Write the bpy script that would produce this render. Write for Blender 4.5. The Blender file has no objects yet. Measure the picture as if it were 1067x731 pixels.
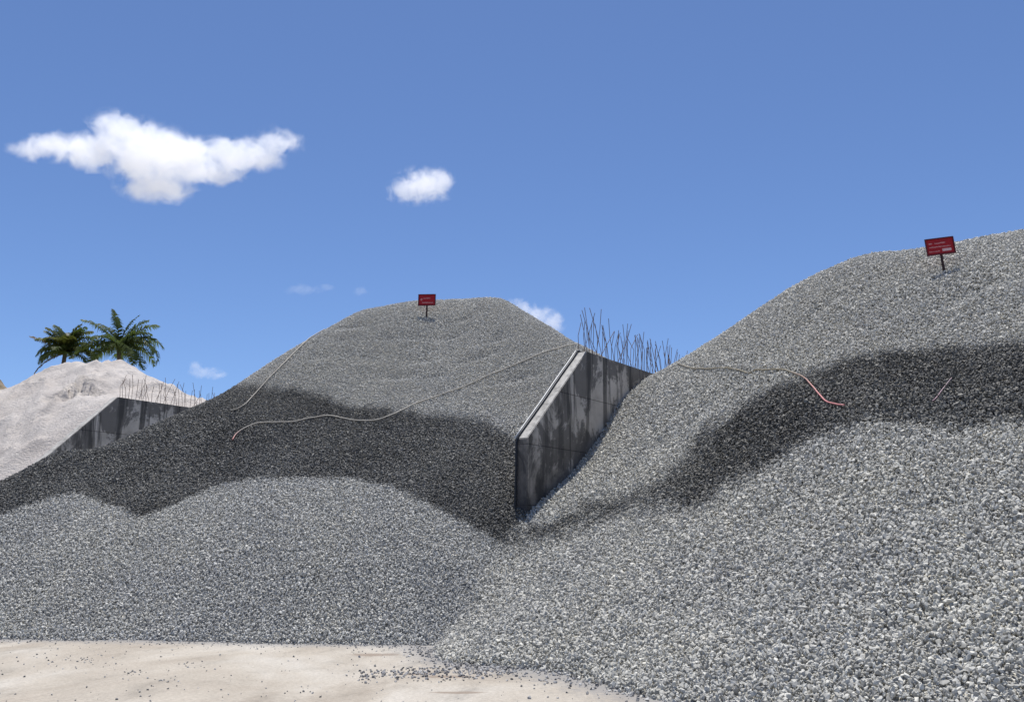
import bpy, bmesh, math, random
import numpy as np
from mathutils import Vector, Matrix, Quaternion

random.seed(7)
rng = np.random.default_rng(11)
R = math.radians
scene = bpy.context.scene
COL = scene.collection

# ------------------------------------------------------------------ camera
F_PX = 1037.0            # focal length in pixels of a 1067 px wide picture
W0, H0, CY = 1067.0, 731.0, 365.5
PITCH = R(11.2)
EYE = np.array([0.0, 0.0, 1.6])
cd = bpy.data.cameras.new('camera')
cd.sensor_width = 36.0
cd.lens = 36.0 * F_PX / W0
cd.clip_start, cd.clip_end = 0.1, 20000
cam = bpy.data.objects.new('camera', cd)
COL.objects.link(cam)
cam.location = EYE
cam.rotation_euler = (math.pi / 2 + PITCH, 0, 0)
scene.camera = cam
cp, sp = math.cos(PITCH), math.sin(PITCH)

def ray(px, py):
    """survey sighting: direction with Y = 1 from the camera position"""
    u = (px - W0 / 2) / F_PX
    v = (CY - py) / F_PX
    d = np.array([u, cp - v * sp, sp + v * cp])
    return d / d[1]

def at(px, py, Y):
    return EYE + ray(px, py) * Y

def to_px(X, Y, Z):
    dz = Z - EYE[2]
    f = Y * cp + dz * sp
    f = np.where(f > 0.05, f, 0.05)
    up = -Y * sp + dz * cp
    return W0 / 2 + F_PX * X / f, CY - F_PX * up / f

# bay axes: A runs into the bays along the walls, B across them (to the left)
DA = np.array([0.559, 0.829]); DB = np.array([-0.829, 0.559])
def ab(x, y): return x * DA[0] + y * DA[1], x * DB[0] + y * DB[1]
def xy(a, b): return a * DA[0] + b * DB[0], a * DA[1] + b * DB[1]

# ------------------------------------------------------------------ object helpers
def tag(o, label=None, cat=None, group=None, kind=None):
    if label: o['label'] = label
    if cat: o['category'] = cat
    if group: o['group'] = group
    if kind: o['kind'] = kind
    return o

def mesh_obj(name, verts, faces, mat=None, parent=None, smooth=False):
    me = bpy.data.meshes.new(name)
    me.from_pydata([tuple(map(float, v)) for v in verts], [], [tuple(int(i) for i in f) for f in faces])
    me.update()
    if smooth:
        me.polygons.foreach_set('use_smooth', [True] * len(me.polygons))
    if mat: me.materials.append(mat)
    o = bpy.data.objects.new(name, me)
    COL.objects.link(o)
    if parent: o.parent = parent
    return o

def bm_obj(name, bm, mat=None, parent=None, smooth=False):
    me = bpy.data.meshes.new(name)
    bm.normal_update()
    bm.to_mesh(me); bm.free()
    if smooth:
        me.polygons.foreach_set('use_smooth', [True] * len(me.polygons))
    if mat: me.materials.append(mat)
    o = bpy.data.objects.new(name, me)
    COL.objects.link(o)
    if parent: o.parent = parent
    return o

def empty(name, loc):
    o = bpy.data.objects.new(name, None)
    COL.objects.link(o)
    o.location = loc
    return o

def add_box(bm, x0, x1, y0, y1, z0, z1, bevel=0.0):
    r = bmesh.ops.create_cube(bm, size=1.0)
    vs = r['verts']
    for v in vs:
        v.co = Vector(((x0 + x1) / 2 + v.co.x * (x1 - x0), (y0 + y1) / 2 + v.co.y * (y1 - y0), (z0 + z1) / 2 + v.co.z * (z1 - z0)))
    if bevel:
        es = list({e for v in vs for e in v.link_edges})
        bmesh.ops.bevel(bm, geom=es, offset=bevel, segments=2, affect='EDGES')

def tube(pts, rad, sides=8, taper=None):
    """verts, faces of a round tube through pts"""
    pts = [Vector(p) for p in pts]
    n = len(pts)
    verts, faces = [], []
    t = (pts[1] - pts[0]).normalized()
    ref = Vector((0, 0, 1)) if abs(t.z) < 0.9 else Vector((1, 0, 0))
    nrm = t.cross(ref).normalized()
    for i, p in enumerate(pts):
        t = (pts[min(i + 1, n - 1)] - pts[max(i - 1, 0)]).normalized()
        nrm = (nrm - t * nrm.dot(t)).normalized()
        bi = t.cross(nrm)
        r = rad if taper is None else rad * (1 + (taper - 1) * i / (n - 1))
        for k in range(sides):
            an = 2 * math.pi * k / sides
            verts.append(p + nrm * (math.cos(an) * r) + bi * (math.sin(an) * r))
    for i in range(n - 1):
        for k in range(sides):
            k2 = (k + 1) % sides
            faces.append((i * sides + k, i * sides + k2, (i + 1) * sides + k2, (i + 1) * sides + k))
    faces.append(tuple(range(sides - 1, -1, -1)))
    faces.append(tuple((n - 1) * sides + k for k in range(sides)))
    return verts, faces

# ------------------------------------------------------------------ node helpers
class NT:
    def __init__(s, mat):
        s.t = mat.node_tree; s.n = s.t.nodes; s.l = s.t.links
    def node(s, typ, **kw):
        nd = s.n.new(typ)
        for k, v in kw.items():
            setattr(nd, k, v)
        return nd
    def put(s, sock, v):
        if hasattr(v, 'is_output'): s.l.new(v, sock)
        else: sock.default_value = v
    def math(s, op, a, b=None, clamp=False):
        nd = s.node('ShaderNodeMath', operation=op, use_clamp=clamp)
        s.put(nd.inputs[0], a)
        if b is not None: s.put(nd.inputs[1], b)
        return nd.outputs[0]
    def mix(s, f, a, b, mode='MIX'):
        nd = s.node('ShaderNodeMix', data_type='RGBA', blend_type=mode)
        s.put(nd.inputs[0], f); s.put(nd.inputs[6], a); s.put(nd.inputs[7], b)
        return nd.outputs[2]
    def ramp(s, f, stops, interp='LINEAR'):
        nd = s.node('ShaderNodeValToRGB')
        nd.color_ramp.interpolation = interp
        el = nd.color_ramp.elements
        while len(el) < len(stops): el.new(0.5)
        for e, (p, c) in zip(el, stops):
            e.position = p
            e.color = (c, c, c, 1) if isinstance(c, (int, float)) else (*c, 1)
        s.put(nd.inputs[0], f)
        return nd.outputs[0]
    def noise(s, vec, scale, detail=4, rough=0.55, dist=0.0):
        nd = s.node('ShaderNodeTexNoise')
        s.put(nd.inputs['Vector'], vec)
        nd.inputs['Scale'].default_value = scale
        nd.inputs['Detail'].default_value = detail
        nd.inputs['Roughness'].default_value = rough
        nd.inputs['Distortion'].default_value = dist
        return nd.outputs[0]
    def coord(s, which='Object'):
        return s.node('ShaderNodeTexCoord').outputs[which]
    def mapping(s, vec, scale=(1, 1, 1), loc=(0, 0, 0), rot=(0, 0, 0)):
        nd = s.node('ShaderNodeMapping')
        s.put(nd.inputs[0], vec)
        nd.inputs['Scale'].default_value = scale
        nd.inputs['Location'].default_value = loc
        nd.inputs['Rotation'].default_value = rot
        return nd.outputs[0]
    def bump(s, h, strength=0.5, dist=0.02):
        nd = s.node('ShaderNodeBump')
        nd.inputs['Strength'].default_value = strength
        nd.inputs['Distance'].default_value = dist
        s.put(nd.inputs['Height'], h)
        return nd.outputs[0]

def material(name, rough=0.9):
    m = bpy.data.materials.new(name)
    m.use_nodes = True
    t = NT(m)
    b = t.n['Principled BSDF']
    b.inputs['Roughness'].default_value = rough
    b.inputs['Specular IOR Level'].default_value = 0.3
    return m, t, b

def plain(name, col, rough=0.7, var=0.12, scale=30, metal=0.0):
    m, t, b = material(name, rough)
    n = t.noise(t.coord(), scale, 4)
    f = t.ramp(n, [(0.3, 1 - var), (0.7, 1 + var * 0.6)])
    t.put(b.inputs['Base Color'], t.mix(1.0, (*col, 1), f, 'MULTIPLY'))
    b.inputs['Metallic'].default_value = metal
    return m

# ------------------------------------------------------------------ numpy noise
def vnoise(x, y, seed=0):
    """smooth value noise in [-1, 1]"""
    r = np.random.default_rng(seed)
    tab = r.random((256, 256)) * 2 - 1
    xi = np.floor(x).astype(int); yi = np.floor(y).astype(int)
    fx = x - xi; fy = y - yi
    fx = fx * fx * fx * (fx * (fx * 6 - 15) + 10); fy = fy * fy * fy * (fy * (fy * 6 - 15) + 10)
    g = lambda i, j: tab[(xi + i) % 256, (yi + j) % 256]
    return (g(0, 0) * (1 - fx) + g(1, 0) * fx) * (1 - fy) + (g(0, 1) * (1 - fx) + g(1, 1) * fx) * fy

def fbm(x, y, seed=0, octs=4):
    v = 0; a = 1.0
    for k in range(octs):
        v = v + a * vnoise(x * 2 ** k + 13.7 * k, y * 2 ** k + 5.1 * k, seed + k)
        a *= 0.5
    return v / 1.9

class TPS:
    def __init__(s, pts, lam=0.02):
        P = np.array(pts, float)
        s.c = P[:, :2]
        n = len(P)
        K = s.phi(s.c, s.c) + lam * np.eye(n)
        Q = np.hstack([np.ones((n, 1)), s.c])
        A = np.zeros((n + 3, n + 3))
        A[:n, :n] = K; A[:n, n:] = Q; A[n:, :n] = Q.T
        sol = np.linalg.solve(A, np.concatenate([P[:, 2], np.zeros(3)]))
        s.w, s.q = sol[:n], sol[n:]
    @staticmethod
    def phi(p, c):
        d2 = ((p[:, None, :] - c[None, :, :]) ** 2).sum(-1)
        return 0.5 * d2 * np.log(d2 + 1e-9)
    def __call__(s, x, y):
        x = np.asarray(x, float); y = np.asarray(y, float)
        p = np.stack([x.ravel(), y.ravel()], 1)
        out = np.empty(len(p))
        for i in range(0, len(p), 20000):
            q = p[i:i + 20000]
            out[i:i + 20000] = s.phi(q, s.c) @ s.w + s.q[0] + q @ s.q[1:]
        return out.reshape(x.shape)

# ------------------------------------------------------------------ pile surfaces
# gravel heap between the two walls: a face at the angle of repose above a nearly straight toe
SL = 0.80
def face1_Y(px, py, s=SL):
    d = ray(px, py); k, m = d[0], d[2]
    return (1.6 + 16.82 * s) / (s * (0.165 * k + 0.986) - m)
def face1(x, y, s=SL):
    return s * ((x + 1.45) * 0.165 + (y - 17.3) * 0.986)

SKY1 = [(-160, 560), (-80, 532), (0, 503), (40, 482.5), (62, 472), (78, 470.5), (95, 475), (110, 466), (128, 458), (160, 442), (200, 426), (220, 418), (240, 406),
        (262, 391), (280, 379), (296, 369.5), (312, 360.5), (330, 350.5), (345, 342), (358, 334.5), (373, 327), (397, 321), (420, 316.5), (445, 314.5), (485, 312.5), (515, 311), (527, 314), (554, 330.5), (575, 343), (594, 356), (606, 361), (640, 382)]
c1 = []
for px, py in SKY1:
    Y = face1_Y(px, py)
    p = at(px, py, Y)
    c1.append(p)
    d = ray(px, py); h = np.array([d[0], 1.0]); h /= np.linalg.norm(h)
    top = 375 <= px <= 520
    side = px > 520
    for dist, dz in ((2.5, -0.5 if top else -1.3), (6.0, -3.0 if top else -4.0)):
        q = p[:2] + h * dist
        if side: dz *= 0.35
        c1.append(np.array([q[0], q[1], max(p[2] + dz, 0.3)]))
for x, y in ((-16, 19.9), (-12.5, 19.2), (-9.2, 18.55), (-4.94, 17.95), (-2.8, 17.55), (-1.45, 17.3), (0.6, 17.1), (3, 16.9)):
    c1.append(np.array([x, y, 0.0]))
    nx, ny = 0.165, 0.986
    c1.append(np.array([x - 0.9 * nx, y - 0.9 * ny, -0.55]))
# the loose lower apron stands a little proud of the plane
for px, py, bulge in ((90, 560, 0.18), (300, 560, 0.30), (300, 610, 0.25), (240, 540, 0.2), (380, 540, 0.22), (60, 610, 0.15), (440, 590, 0.15), (145, 575, 0.0),
                      (300, 470, -0.05), (420, 470, 0.0), (500, 520, 0.0), (400, 380, 0.0), (500, 380, 0.0), (300, 420, 0.0), (560, 400, 0.0), (470, 345, 0.0), (150, 490, -0.12)):
    p = at(px, py, face1_Y(px, py))
    c1.append(p + np.array([0, 0, bulge]))
tps1 = TPS(c1, 0.008)

# the wall between the two gravel heaps
WALL1_B, WALL1_A, WT = 10.92, 16.75, 0.30
def on_wall(px, py, B):
    d = ray(px, py)
    k = DB[0] * d[0] + DB[1]
    return at(px, py, B / k)

c2 = []
SKY2 = [(690, 391, 25.2), (709, 379, 24.6), (741.5, 359, 23.8), (774, 337, 23.0), (815, 308, 22.0), (852, 287, 21.4), (873, 277, 21.0), (893, 268.5, 20.8), (910, 265, 20.7), (935, 264, 20.6),
        (963, 262, 20.6), (1000, 254.5, 20.5), (1041, 247.5, 20.4), (1067, 244, 20.4), (1130, 243, 20.4), (1200, 252, 20.2)]
for px, py, Y in SKY2:
    p = at(px, py, Y)
    c2.append(p)
    d = ray(px, py); h = np.array([d[0], 1.0]); h /= np.linalg.norm(h)
    for dist, dz in ((2.5, -0.55), (6.0, -3.0)):
        q = p[:2] + h * dist
        if px <= 760: dz *= 0.6
        c2.append(np.array([q[0], q[1], p[2] + dz]))
for px, py in ((550, 534), (572, 513), (594, 493.5), (610, 474), (626, 451), (648, 417), (662, 404), (684, 391.5)):
    c2.append(on_wall(px, py, WALL1_B))
for x, y in ((-1.35, 17.4), (-1.2, 16.4), (-0.85, 14.95), (-0.1, 14.1), (0.75, 13.2), (1.25, 12.1), (1.69, 11.05), (2.6, 9.9), (4.0, 8.85), (6.0, 8.1), (9, 7.6), (13, 7.4)):
    c2.append(np.array([x, y, 0.0]))
    v = np.array([x, y]) - np.array([9.7, 18.5]); v /= np.linalg.norm(v)
    c2.append(np.array([x + v[0] * 0.9, y + v[1] * 0.9, -0.5]))
for px, py, Y in ((528, 569, 19.1), (502, 620, 18.0), (545, 600, 17.7), (580, 560, 18.8), (640, 600, 15.9), (700, 640, 13.6), (640, 505, 19.6)):
    c2.append(at(px, py, Y))
tps2 = TPS(c2, 0.015)

WALL2_B, WALL2_A = 25.75, 15.1
c3 = []
SKY3 = [(-120, 432, 29.5), (-60, 420, 30.3), (0, 415, 31.2), (20, 408, 31.6), (36, 396, 32.2), (50, 388, 32.6), (62, 387, 32.8), (75, 383, 33), (86, 380, 33.1), (97, 384, 33.2), (110, 383, 33.3), (122, 376.5, 33.4), (135, 381, 33.4),
        (155, 391, 33.3), (180, 403, 33.2), (206, 417, 33.0), (235, 433, 32.8)]
for px, py, Y in SKY3:
    p = at(px, py, Y)
    c3.append(p)
    d = ray(px, py); h = np.array([d[0], 1.0]); h /= np.linalg.norm(h)
    for dist, dz in ((2.5, -0.6), (6.0, -3.0)):
        q = p[:2] + h * dist
        c3.append(np.array([q[0], q[1], max(p[2] + dz, 0.3)]))
for a, z in ((13.0, 1.75), (14.0, 2.68), (15.3, 3.86), (16.4, 4.88), (17.45, 5.86), (18.5, 5.91), (20, 5.91), (22, 5.90), (24, 5.88)):
    x, y = xy(a, WALL2_B + 0.30)
    c3.append(np.array([x, y, z]))
for b in (28.5, 31.5, 35):
    for a, z in ((10.6, 0.0), (9.6, -0.8), (13, 2.0), (15.3, 3.9)):
        x, y = xy(a - 0.1 * (b - 26), b)
        c3.append(np.array([x, y, z]))
tps3 = TPS(c3, 0.02)

def smooth(a, b, x):
    t = np.clip((x - a) / (b - a), 0, 1)
    return t * t * (3 - 2 * t)

def top1(x, y):
    z = tps1(x, y)
    z = z + 0.045 * fbm(x * 0.55, y * 0.55, 3) + 0.018 * fbm(x * 2.3, y * 2.3, 8, 3)
    return z
def top2(x, y):
    z = tps2(x, y)
    return z + 0.05 * fbm(x * 0.5, y * 0.5, 21) + 0.02 * fbm(x * 2.1, y * 2.1, 28, 3)

SCARP = [(at(px, py, Y)[:2]) for px, py, Y in ((60, 408, 30.6), (68, 409, 30.4), (76, 406, 30.6), (84, 402, 30.8), (92, 404, 30.6), (100, 408, 30.2))]
def top3(x, y):
    z = tps3(x, y)
    n = fbm(x * 0.7, y * 0.7, 41)
    r = 1 - np.abs(fbm(x * 0.9 + 3, y * 0.45, 45, 3))       # rain-crusted ridges
    aw, bw = ab(x, y)
    q = smooth(0.0, 1.0, bw - WALL2_B - 0.25)
    z = z + q * (0.09 * n + 0.20 * (r ** 6) + 0.07 * np.maximum(vnoise(x * 1.6 + y * 0.9, y * 1.1 - x * 0.4, 49), 0) ** 2) + (0.15 + 0.85 * q) * (0.085 * fbm(x * 2.4, y * 2.4, 47, 5) + 0.07 * np.maximum(fbm(x * 1.5, y * 1.5, 57, 4) - 0.25, 0))
    # slumped lip across the upper slope
    for i in range(len(SCARP) - 1):
        p, q = SCARP[i], SCARP[i + 1]
        d = q - p; L2 = (d ** 2).sum()
        t = np.clip(((x - p[0]) * d[0] + (y - p[1]) * d[1]) / L2, 0, 1)
        dx, dy = x - (p[0] + t * d[0]), y - (p[1] + t * d[1])
        dist = np.sqrt(dx ** 2 + dy ** 2) + 0.08 * vnoise(x * 5, y * 5, 52)
        z = z + np.where(dy < 0, -0.20, 0.10) * np.exp(-(dist / 0.24) ** 2)
    return z

def with_dents(fn, dents):
    def f(x, y):
        z = fn(x, y)
        for cx, cy, rx, ry, dep in dents:
            dx, dy = (x - cx) / rx, (y - cy) / ry
            z = z - dep * np.exp(-(dx * dx + dy * dy)) + 0.45 * dep * np.exp(-(dx * dx + (dy + 1.3) ** 2))
        return z
    return f

def hit(fn, px, py, y0=6.0, y1=45.0):
    Y = np.arange(y0, y1, 0.03)
    d = ray(px, py)
    x, z = d[0] * Y, 1.6 + d[2] * Y
    s = fn(x, Y)
    i = np.argmax(s > z)
    if s[i] <= z[i]:
        i = np.argmax(s - z)
    return np.array([x[i], Y[i], s[i]])

rd_ = random.Random(31)
dents1 = []
for px, py in ((345, 350), (352, 354), (436, 374), (441, 377), (484, 333), (536, 396), (545, 392), (470, 352), (402, 352), (520, 352), (430, 352), (500, 372), (380, 372), (455, 392), (560, 365), (330, 372), (415, 392), (365, 340)):
    q = hit(top1, px, py); dents1.append((q[0], q[1], rd_.uniform(0.18, 0.5), rd_.uniform(0.12, 0.2), rd_.uniform(0.05, 0.13)))
dents2 = []
for px, py in ((860, 318), (905, 300), (835, 345), (930, 330), (1010, 305), (770, 400), (740, 420), (690, 445), (960, 345), (820, 520), (900, 560), (1000, 520), (760, 600), (960, 640)):
    q = hit(top2, px, py); dents2.append((q[0], q[1], rd_.uniform(0.25, 0.7), rd_.uniform(0.15, 0.28), rd_.uniform(0.05, 0.12)))
top1 = with_dents(top1, dents1); top2 = with_dents(top2, dents2)

# ------------------------------------------------------------------ damp patches left by the hoses
DAMP1 = [(-200, 470), (0, 470), (62, 455), (150, 425), (205, 408), (238, 399), (262, 401), (300, 404), (332, 411), (362, 421), (400, 423), (440, 431), (480, 433), (508, 440), (545, 462), (570, 500), (600, 560), (560, 580),
         (528, 569), (500, 553), (470, 535), (432, 517), (400, 504), (365, 498), (330, 497), (300, 497), (268, 499), (238, 502), (212, 511), (185, 525), (160, 536), (143, 540), (125, 530), (100, 519), (76, 513), (50, 518), (20, 529), (0, 537), (-200, 600)]
DAMP2 = [(1300, 352), (1067, 358), (1000, 361), (935, 364), (880, 375), (838, 390), (800, 408), (768, 428), (735, 454), (706, 480), (682, 499), (655, 514), (620, 528), (590, 541), (562, 546), (520, 552), (500, 575), (528, 569), (548, 566), (575, 556), (590, 550),
         (625, 540), (660, 528), (690, 524), (725, 524), (755, 512), (792, 488), (830, 466), (868, 450), (905, 440), (945, 441), (1000, 446), (1067, 438), (1300, 440)]
def poly_sd(px, py, poly):
    """signed distance in picture units, positive inside"""
    P = np.array(poly, float)
    n = len(P)
    inside = np.zeros(px.shape, bool)
    best = np.full(px.shape, 1e9)
    for i in range(n):
        (x1, y1), (x2, y2) = P[i], P[(i + 1) % n]
        c = ((y1 > py) != (y2 > py)) & (px < (x2 - x1) * (py - y1) / (y2 - y1 + 1e-12) + x1)
        inside ^= c
        dx, dy = x2 - x1, y2 - y1
        t = np.clip(((px - x1) * dx + (py - y1) * dy) / (dx * dx + dy * dy), 0, 1)
        best = np.minimum(best, (px - x1 - t * dx) ** 2 + (py - y1 - t * dy) ** 2)
    return np.where(inside, 1, -1) * np.sqrt(best)

def smooth(a, b, x):
    t = np.clip((x - a) / (b - a), 0, 1)
    return t * t * (3 - 2 * t)

# ------------------------------------------------------------------ pile meshes
def height_mesh(name, fn, x0, x1, y0, y1, step, keep, mat, zmin=-0.06):
    nx, ny = int((x1 - x0) / step) + 1, int((y1 - y0) / step) + 1
    gx, gy = np.meshgrid(np.linspace(x0, x1, nx), np.linspace(y0, y1, ny))
    gz = fn(gx, gy)
    ok = (gz > zmin) & keep(gx, gy)
    idx = -np.ones(gx.shape, int)
    f = ok[:-1, :-1] & ok[1:, :-1] & ok[:-1, 1:] & ok[1:, 1:]
    used = np.zeros(gx.shape, bool)
    used[:-1, :-1] |= f; used[1:, :-1] |= f; used[:-1, 1:] |= f; used[1:, 1:] |= f
    idx[used] = np.arange(used.sum())
    V = np.stack([gx[used], gy[used], gz[used]], 1)
    j, i = np.nonzero(f)
    Fq = np.stack([idx[j, i], idx[j, i + 1], idx[j + 1, i + 1], idx[j + 1, i]], 1)
    me = bpy.data.meshes.new(name)
    me.vertices.add(len(V)); me.vertices.foreach_set('co', V.astype(np.float32).ravel())
    me.loops.add(Fq.size); me.loops.foreach_set('vertex_index', Fq.astype(np.int32).ravel())
    me.polygons.add(len(Fq))
    me.polygons.foreach_set('loop_start', np.arange(0, Fq.size, 4, dtype=np.int32))
    me.polygons.foreach_set('use_smooth', np.ones(len(Fq), bool))
    me.update(calc_edges=True); me.validate()
    if mat: me.materials.append(mat)
    o = bpy.data.objects.new(name, me)
    COL.objects.link(o)
    return o, V

def set_attr(o, name, vals):
    a = o.data.attributes.new(name, 'FLOAT', 'POINT')
    a.data.foreach_set('value', np.asarray(vals, np.float32))

# stone material: colour per stone, damp stones darker and glossier
def stone_material(name, lo, hi, tint, instanced):
    m, t, b = material(name, 0.85)
    kind = 'INSTANCER' if instanced else 'GEOMETRY'
    damp = t.node('ShaderNodeAttribute', attribute_type=kind, attribute_name='damp').outputs['Fac']
    if instanced:
        r1 = t.node('ShaderNodeObjectInfo').outputs['Random']
        damp = t.math('MULTIPLY', damp, t.ramp(r1, [(0.0, 0.72), (0.35, 1.0)]))
        tone = t.node('ShaderNodeAttribute', attribute_type=kind, attribute_name='tone').outputs['Fac']
        fine = t.noise(t.coord('Object'), 2.5, 3)
    else:
        vo = t.node('ShaderNodeTexVoronoi'); t.put(vo.inputs['Vector'], t.coord('Object')); vo.inputs['Scale'].default_value = 26
        tone = t.node('ShaderNodeSeparateColor'); t.put(tone.inputs[0], vo.outputs['Color']); tone = tone.outputs[0]
        fine = t.noise(t.coord('Object'), 60, 3)
    c = t.ramp(tone, [(0.0, tuple(lo * k for k in tint)), (0.55, tuple((lo * .45 + hi * .55) * k for k in tint)), (1.0, tuple(hi * k for k in tint))])
    c = t.mix(1.0, c, t.ramp(fine, [(0.3, 0.8), (0.7, 1.12)]), 'MULTIPLY')
    big = t.node('ShaderNodeNewGeometry').outputs['Position']
    patch = t.noise(big, 0.45, 4, 0.6)
    c = t.mix(1.0, c, t.ramp(patch, [(0.3, (0.90, 0.905, 0.92)), (0.7, (1.06, 1.055, 1.03))]), 'MULTIPLY')
    dust = t.node('ShaderNodeAttribute', attribute_type=kind, attribute_name='dust').outputs['Fac']
    c = t.mix(dust, c, t.mix(0.45, c, (0.50, 0.48, 0.425, 1)))
    wet = t.mix(1.0, c, (0.19, 0.187, 0.184, 1), 'MULTIPLY')
    t.put(b.inputs['Base Color'], t.mix(damp, c, wet))
    t.put(b.inputs['Roughness'], t.math('SUBTRACT', 0.85, t.math('MULTIPLY', damp, 0.2)))
    if not instanced:
        t.put(b.inputs['Normal'], t.bump(vo.outputs['Distance'], 0.8, 0.03))
    return m

def stones_group(name, mat, density, size, seed):
    """scatter of crushed stones: convex hulls of random points, several shapes"""
    g = bpy.data.node_groups.new(name, 'GeometryNodeTree')
    g.interface.new_socket('Geometry', in_out='INPUT', socket_type='NodeSocketGeometry')
    g.interface.new_socket('Geometry', in_out='OUTPUT', socket_type='NodeSocketGeometry')
    N, L = g.nodes, g.links
    gi, go = N.new('NodeGroupInput'), N.new('NodeGroupOutput')
    def rnd(dt, lo, hi, sd, idn=None):
        r = N.new('FunctionNodeRandomValue'); r.data_type = dt
        if dt == 'FLOAT_VECTOR':
            r.inputs[0].default_value = lo; r.inputs[1].default_value = hi; out = r.outputs[0]
        else:
            r.inputs[2].default_value = lo; r.inputs[3].default_value = hi; out = r.outputs[1]
        r.inputs['Seed'].default_value = sd
        return out
    join = N.new('GeometryNodeGeometryToInstance')
    for k in range(9):
        p = N.new('GeometryNodePoints')
        p.inputs['Count'].default_value = 12 + k % 4 * 2
        v = rnd('FLOAT_VECTOR', (-1, -1, -1), (1, 1, 1), seed + k * 17)
        nz = N.new('ShaderNodeVectorMath'); nz.operation = 'NORMALIZE'; L.new(v, nz.inputs[0])
        sc = N.new('ShaderNodeVectorMath'); sc.operation = 'MULTIPLY'; L.new(nz.outputs[0], sc.inputs[0])
        sc.inputs[1].default_value = ((0.66, 0.46, 0.30), (0.56, 0.46, 0.38), (0.76, 0.40, 0.28), (0.56, 0.52, 0.30), (0.62, 0.40, 0.38))[k % 5]
        L.new(sc.outputs[0], p.inputs['Position'])
        h = N.new('GeometryNodeConvexHull'); L.new(p.outputs[0], h.inputs[0])
        fl = N.new('GeometryNodeSetShadeSmooth'); fl.inputs['Shade Smooth'].default_value = False
        L.new(h.outputs[0], fl.inputs[0])
        sm = N.new('GeometryNodeSetMaterial'); sm.inputs['Material'].default_value = mat
        L.new(fl.outputs[0], sm.inputs[0])
        L.new(sm.outputs[0], join.inputs[0])
    dp = N.new('GeometryNodeDistributePointsOnFaces'); dp.distribute_method = 'RANDOM'
    na = N.new('GeometryNodeInputNamedAttribute'); na.data_type = 'FLOAT'; na.inputs['Name'].default_value = 'cover'
    mu = N.new('ShaderNodeMath'); mu.operation = 'MULTIPLY'; L.new(na.outputs[0], mu.inputs[0]); mu.inputs[1].default_value = density
    L.new(gi.outputs[0], dp.inputs['Mesh']); L.new(mu.outputs[0], dp.inputs['Density']); dp.inputs['Seed'].default_value = seed
    # a little up and down, so the stones lie in two or three layers
    off = N.new('GeometryNodeSetPosition')
    vm = N.new('ShaderNodeVectorMath'); vm.operation = 'SCALE'
    L.new(dp.outputs['Normal'], vm.inputs[0]); L.new(rnd('FLOAT', -0.55 * size, 0.55 * size, seed + 3), vm.inputs['Scale'])
    L.new(dp.outputs['Points'], off.inputs['Geometry']); L.new(vm.outputs[0], off.inputs['Offset'])
    st = N.new('GeometryNodeStoreNamedAttribute'); st.data_type = 'FLOAT'; st.domain = 'POINT'; st.inputs['Name'].default_value = 'tone'
    L.new(off.outputs[0], st.inputs['Geometry']); L.new(rnd('FLOAT', 0, 1, seed + 5), st.inputs['Value'])
    ip = N.new('GeometryNodeInstanceOnPoints')
    ip.inputs['Pick Instance'].default_value = True
    L.new(st.outputs[0], ip.inputs['Points']); L.new(join.outputs[0], ip.inputs['Instance'])
    L.new(rnd('FLOAT_VECTOR', (0, 0, 0), (6.28, 6.28, 6.28), seed + 7), ip.inputs['Rotation'])
    pw = N.new('ShaderNodeMath'); pw.operation = 'POWER'; L.new(rnd('FLOAT', 0, 1, seed + 9), pw.inputs[0]); pw.inputs[1].default_value = 2.6
    ma = N.new('ShaderNodeMath'); ma.operation = 'MULTIPLY_ADD'; L.new(pw.outputs[0], ma.inputs[0]); ma.inputs[1].default_value = size * 1.25; ma.inputs[2].default_value = size * 0.62
    nd = N.new('GeometryNodeInputNamedAttribute'); nd.data_type = 'FLOAT'; nd.inputs['Name'].default_value = 'dust'
    fs = N.new('ShaderNodeMath'); fs.operation = 'MULTIPLY_ADD'; L.new(nd.outputs[0], fs.inputs[0]); fs.inputs[1].default_value = -0.32; fs.inputs[2].default_value = 1.0
    mf = N.new('ShaderNodeMath'); mf.operation = 'MULTIPLY'; L.new(ma.outputs[0], mf.inputs[0]); L.new(fs.outputs[0], mf.inputs[1])
    L.new(mf.outputs[0], ip.inputs['Scale'])
    ds = N.new('ShaderNodeMath'); ds.operation = 'MULTIPLY_ADD'; L.new(nd.outputs[0], ds.inputs[0]); ds.inputs[1].default_value = 0.85; ds.inputs[2].default_value = 1.0
    dm = N.new('ShaderNodeMath'); dm.operation = 'MULTIPLY'; L.new(mu.outputs[0], dm.inputs[0]); L.new(ds.outputs[0], dm.inputs[1])
    L.new(dm.outputs[0], dp.inputs['Density'])
    L.new(ip.outputs[0], go.inputs[0])
    return g

def facing(o, V, thr):
    """how far each vertex's slope is turned to the front yard"""
    n = np.empty(len(V) * 3, np.float32)
    o.data.vertices.foreach_get('normal', n)
    n = n.reshape(-1, 3)
    d = EYE - V; d /= np.linalg.norm(d, axis=1)[:, None]
    return ((n * d).sum(1) > thr).astype(float)

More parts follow.
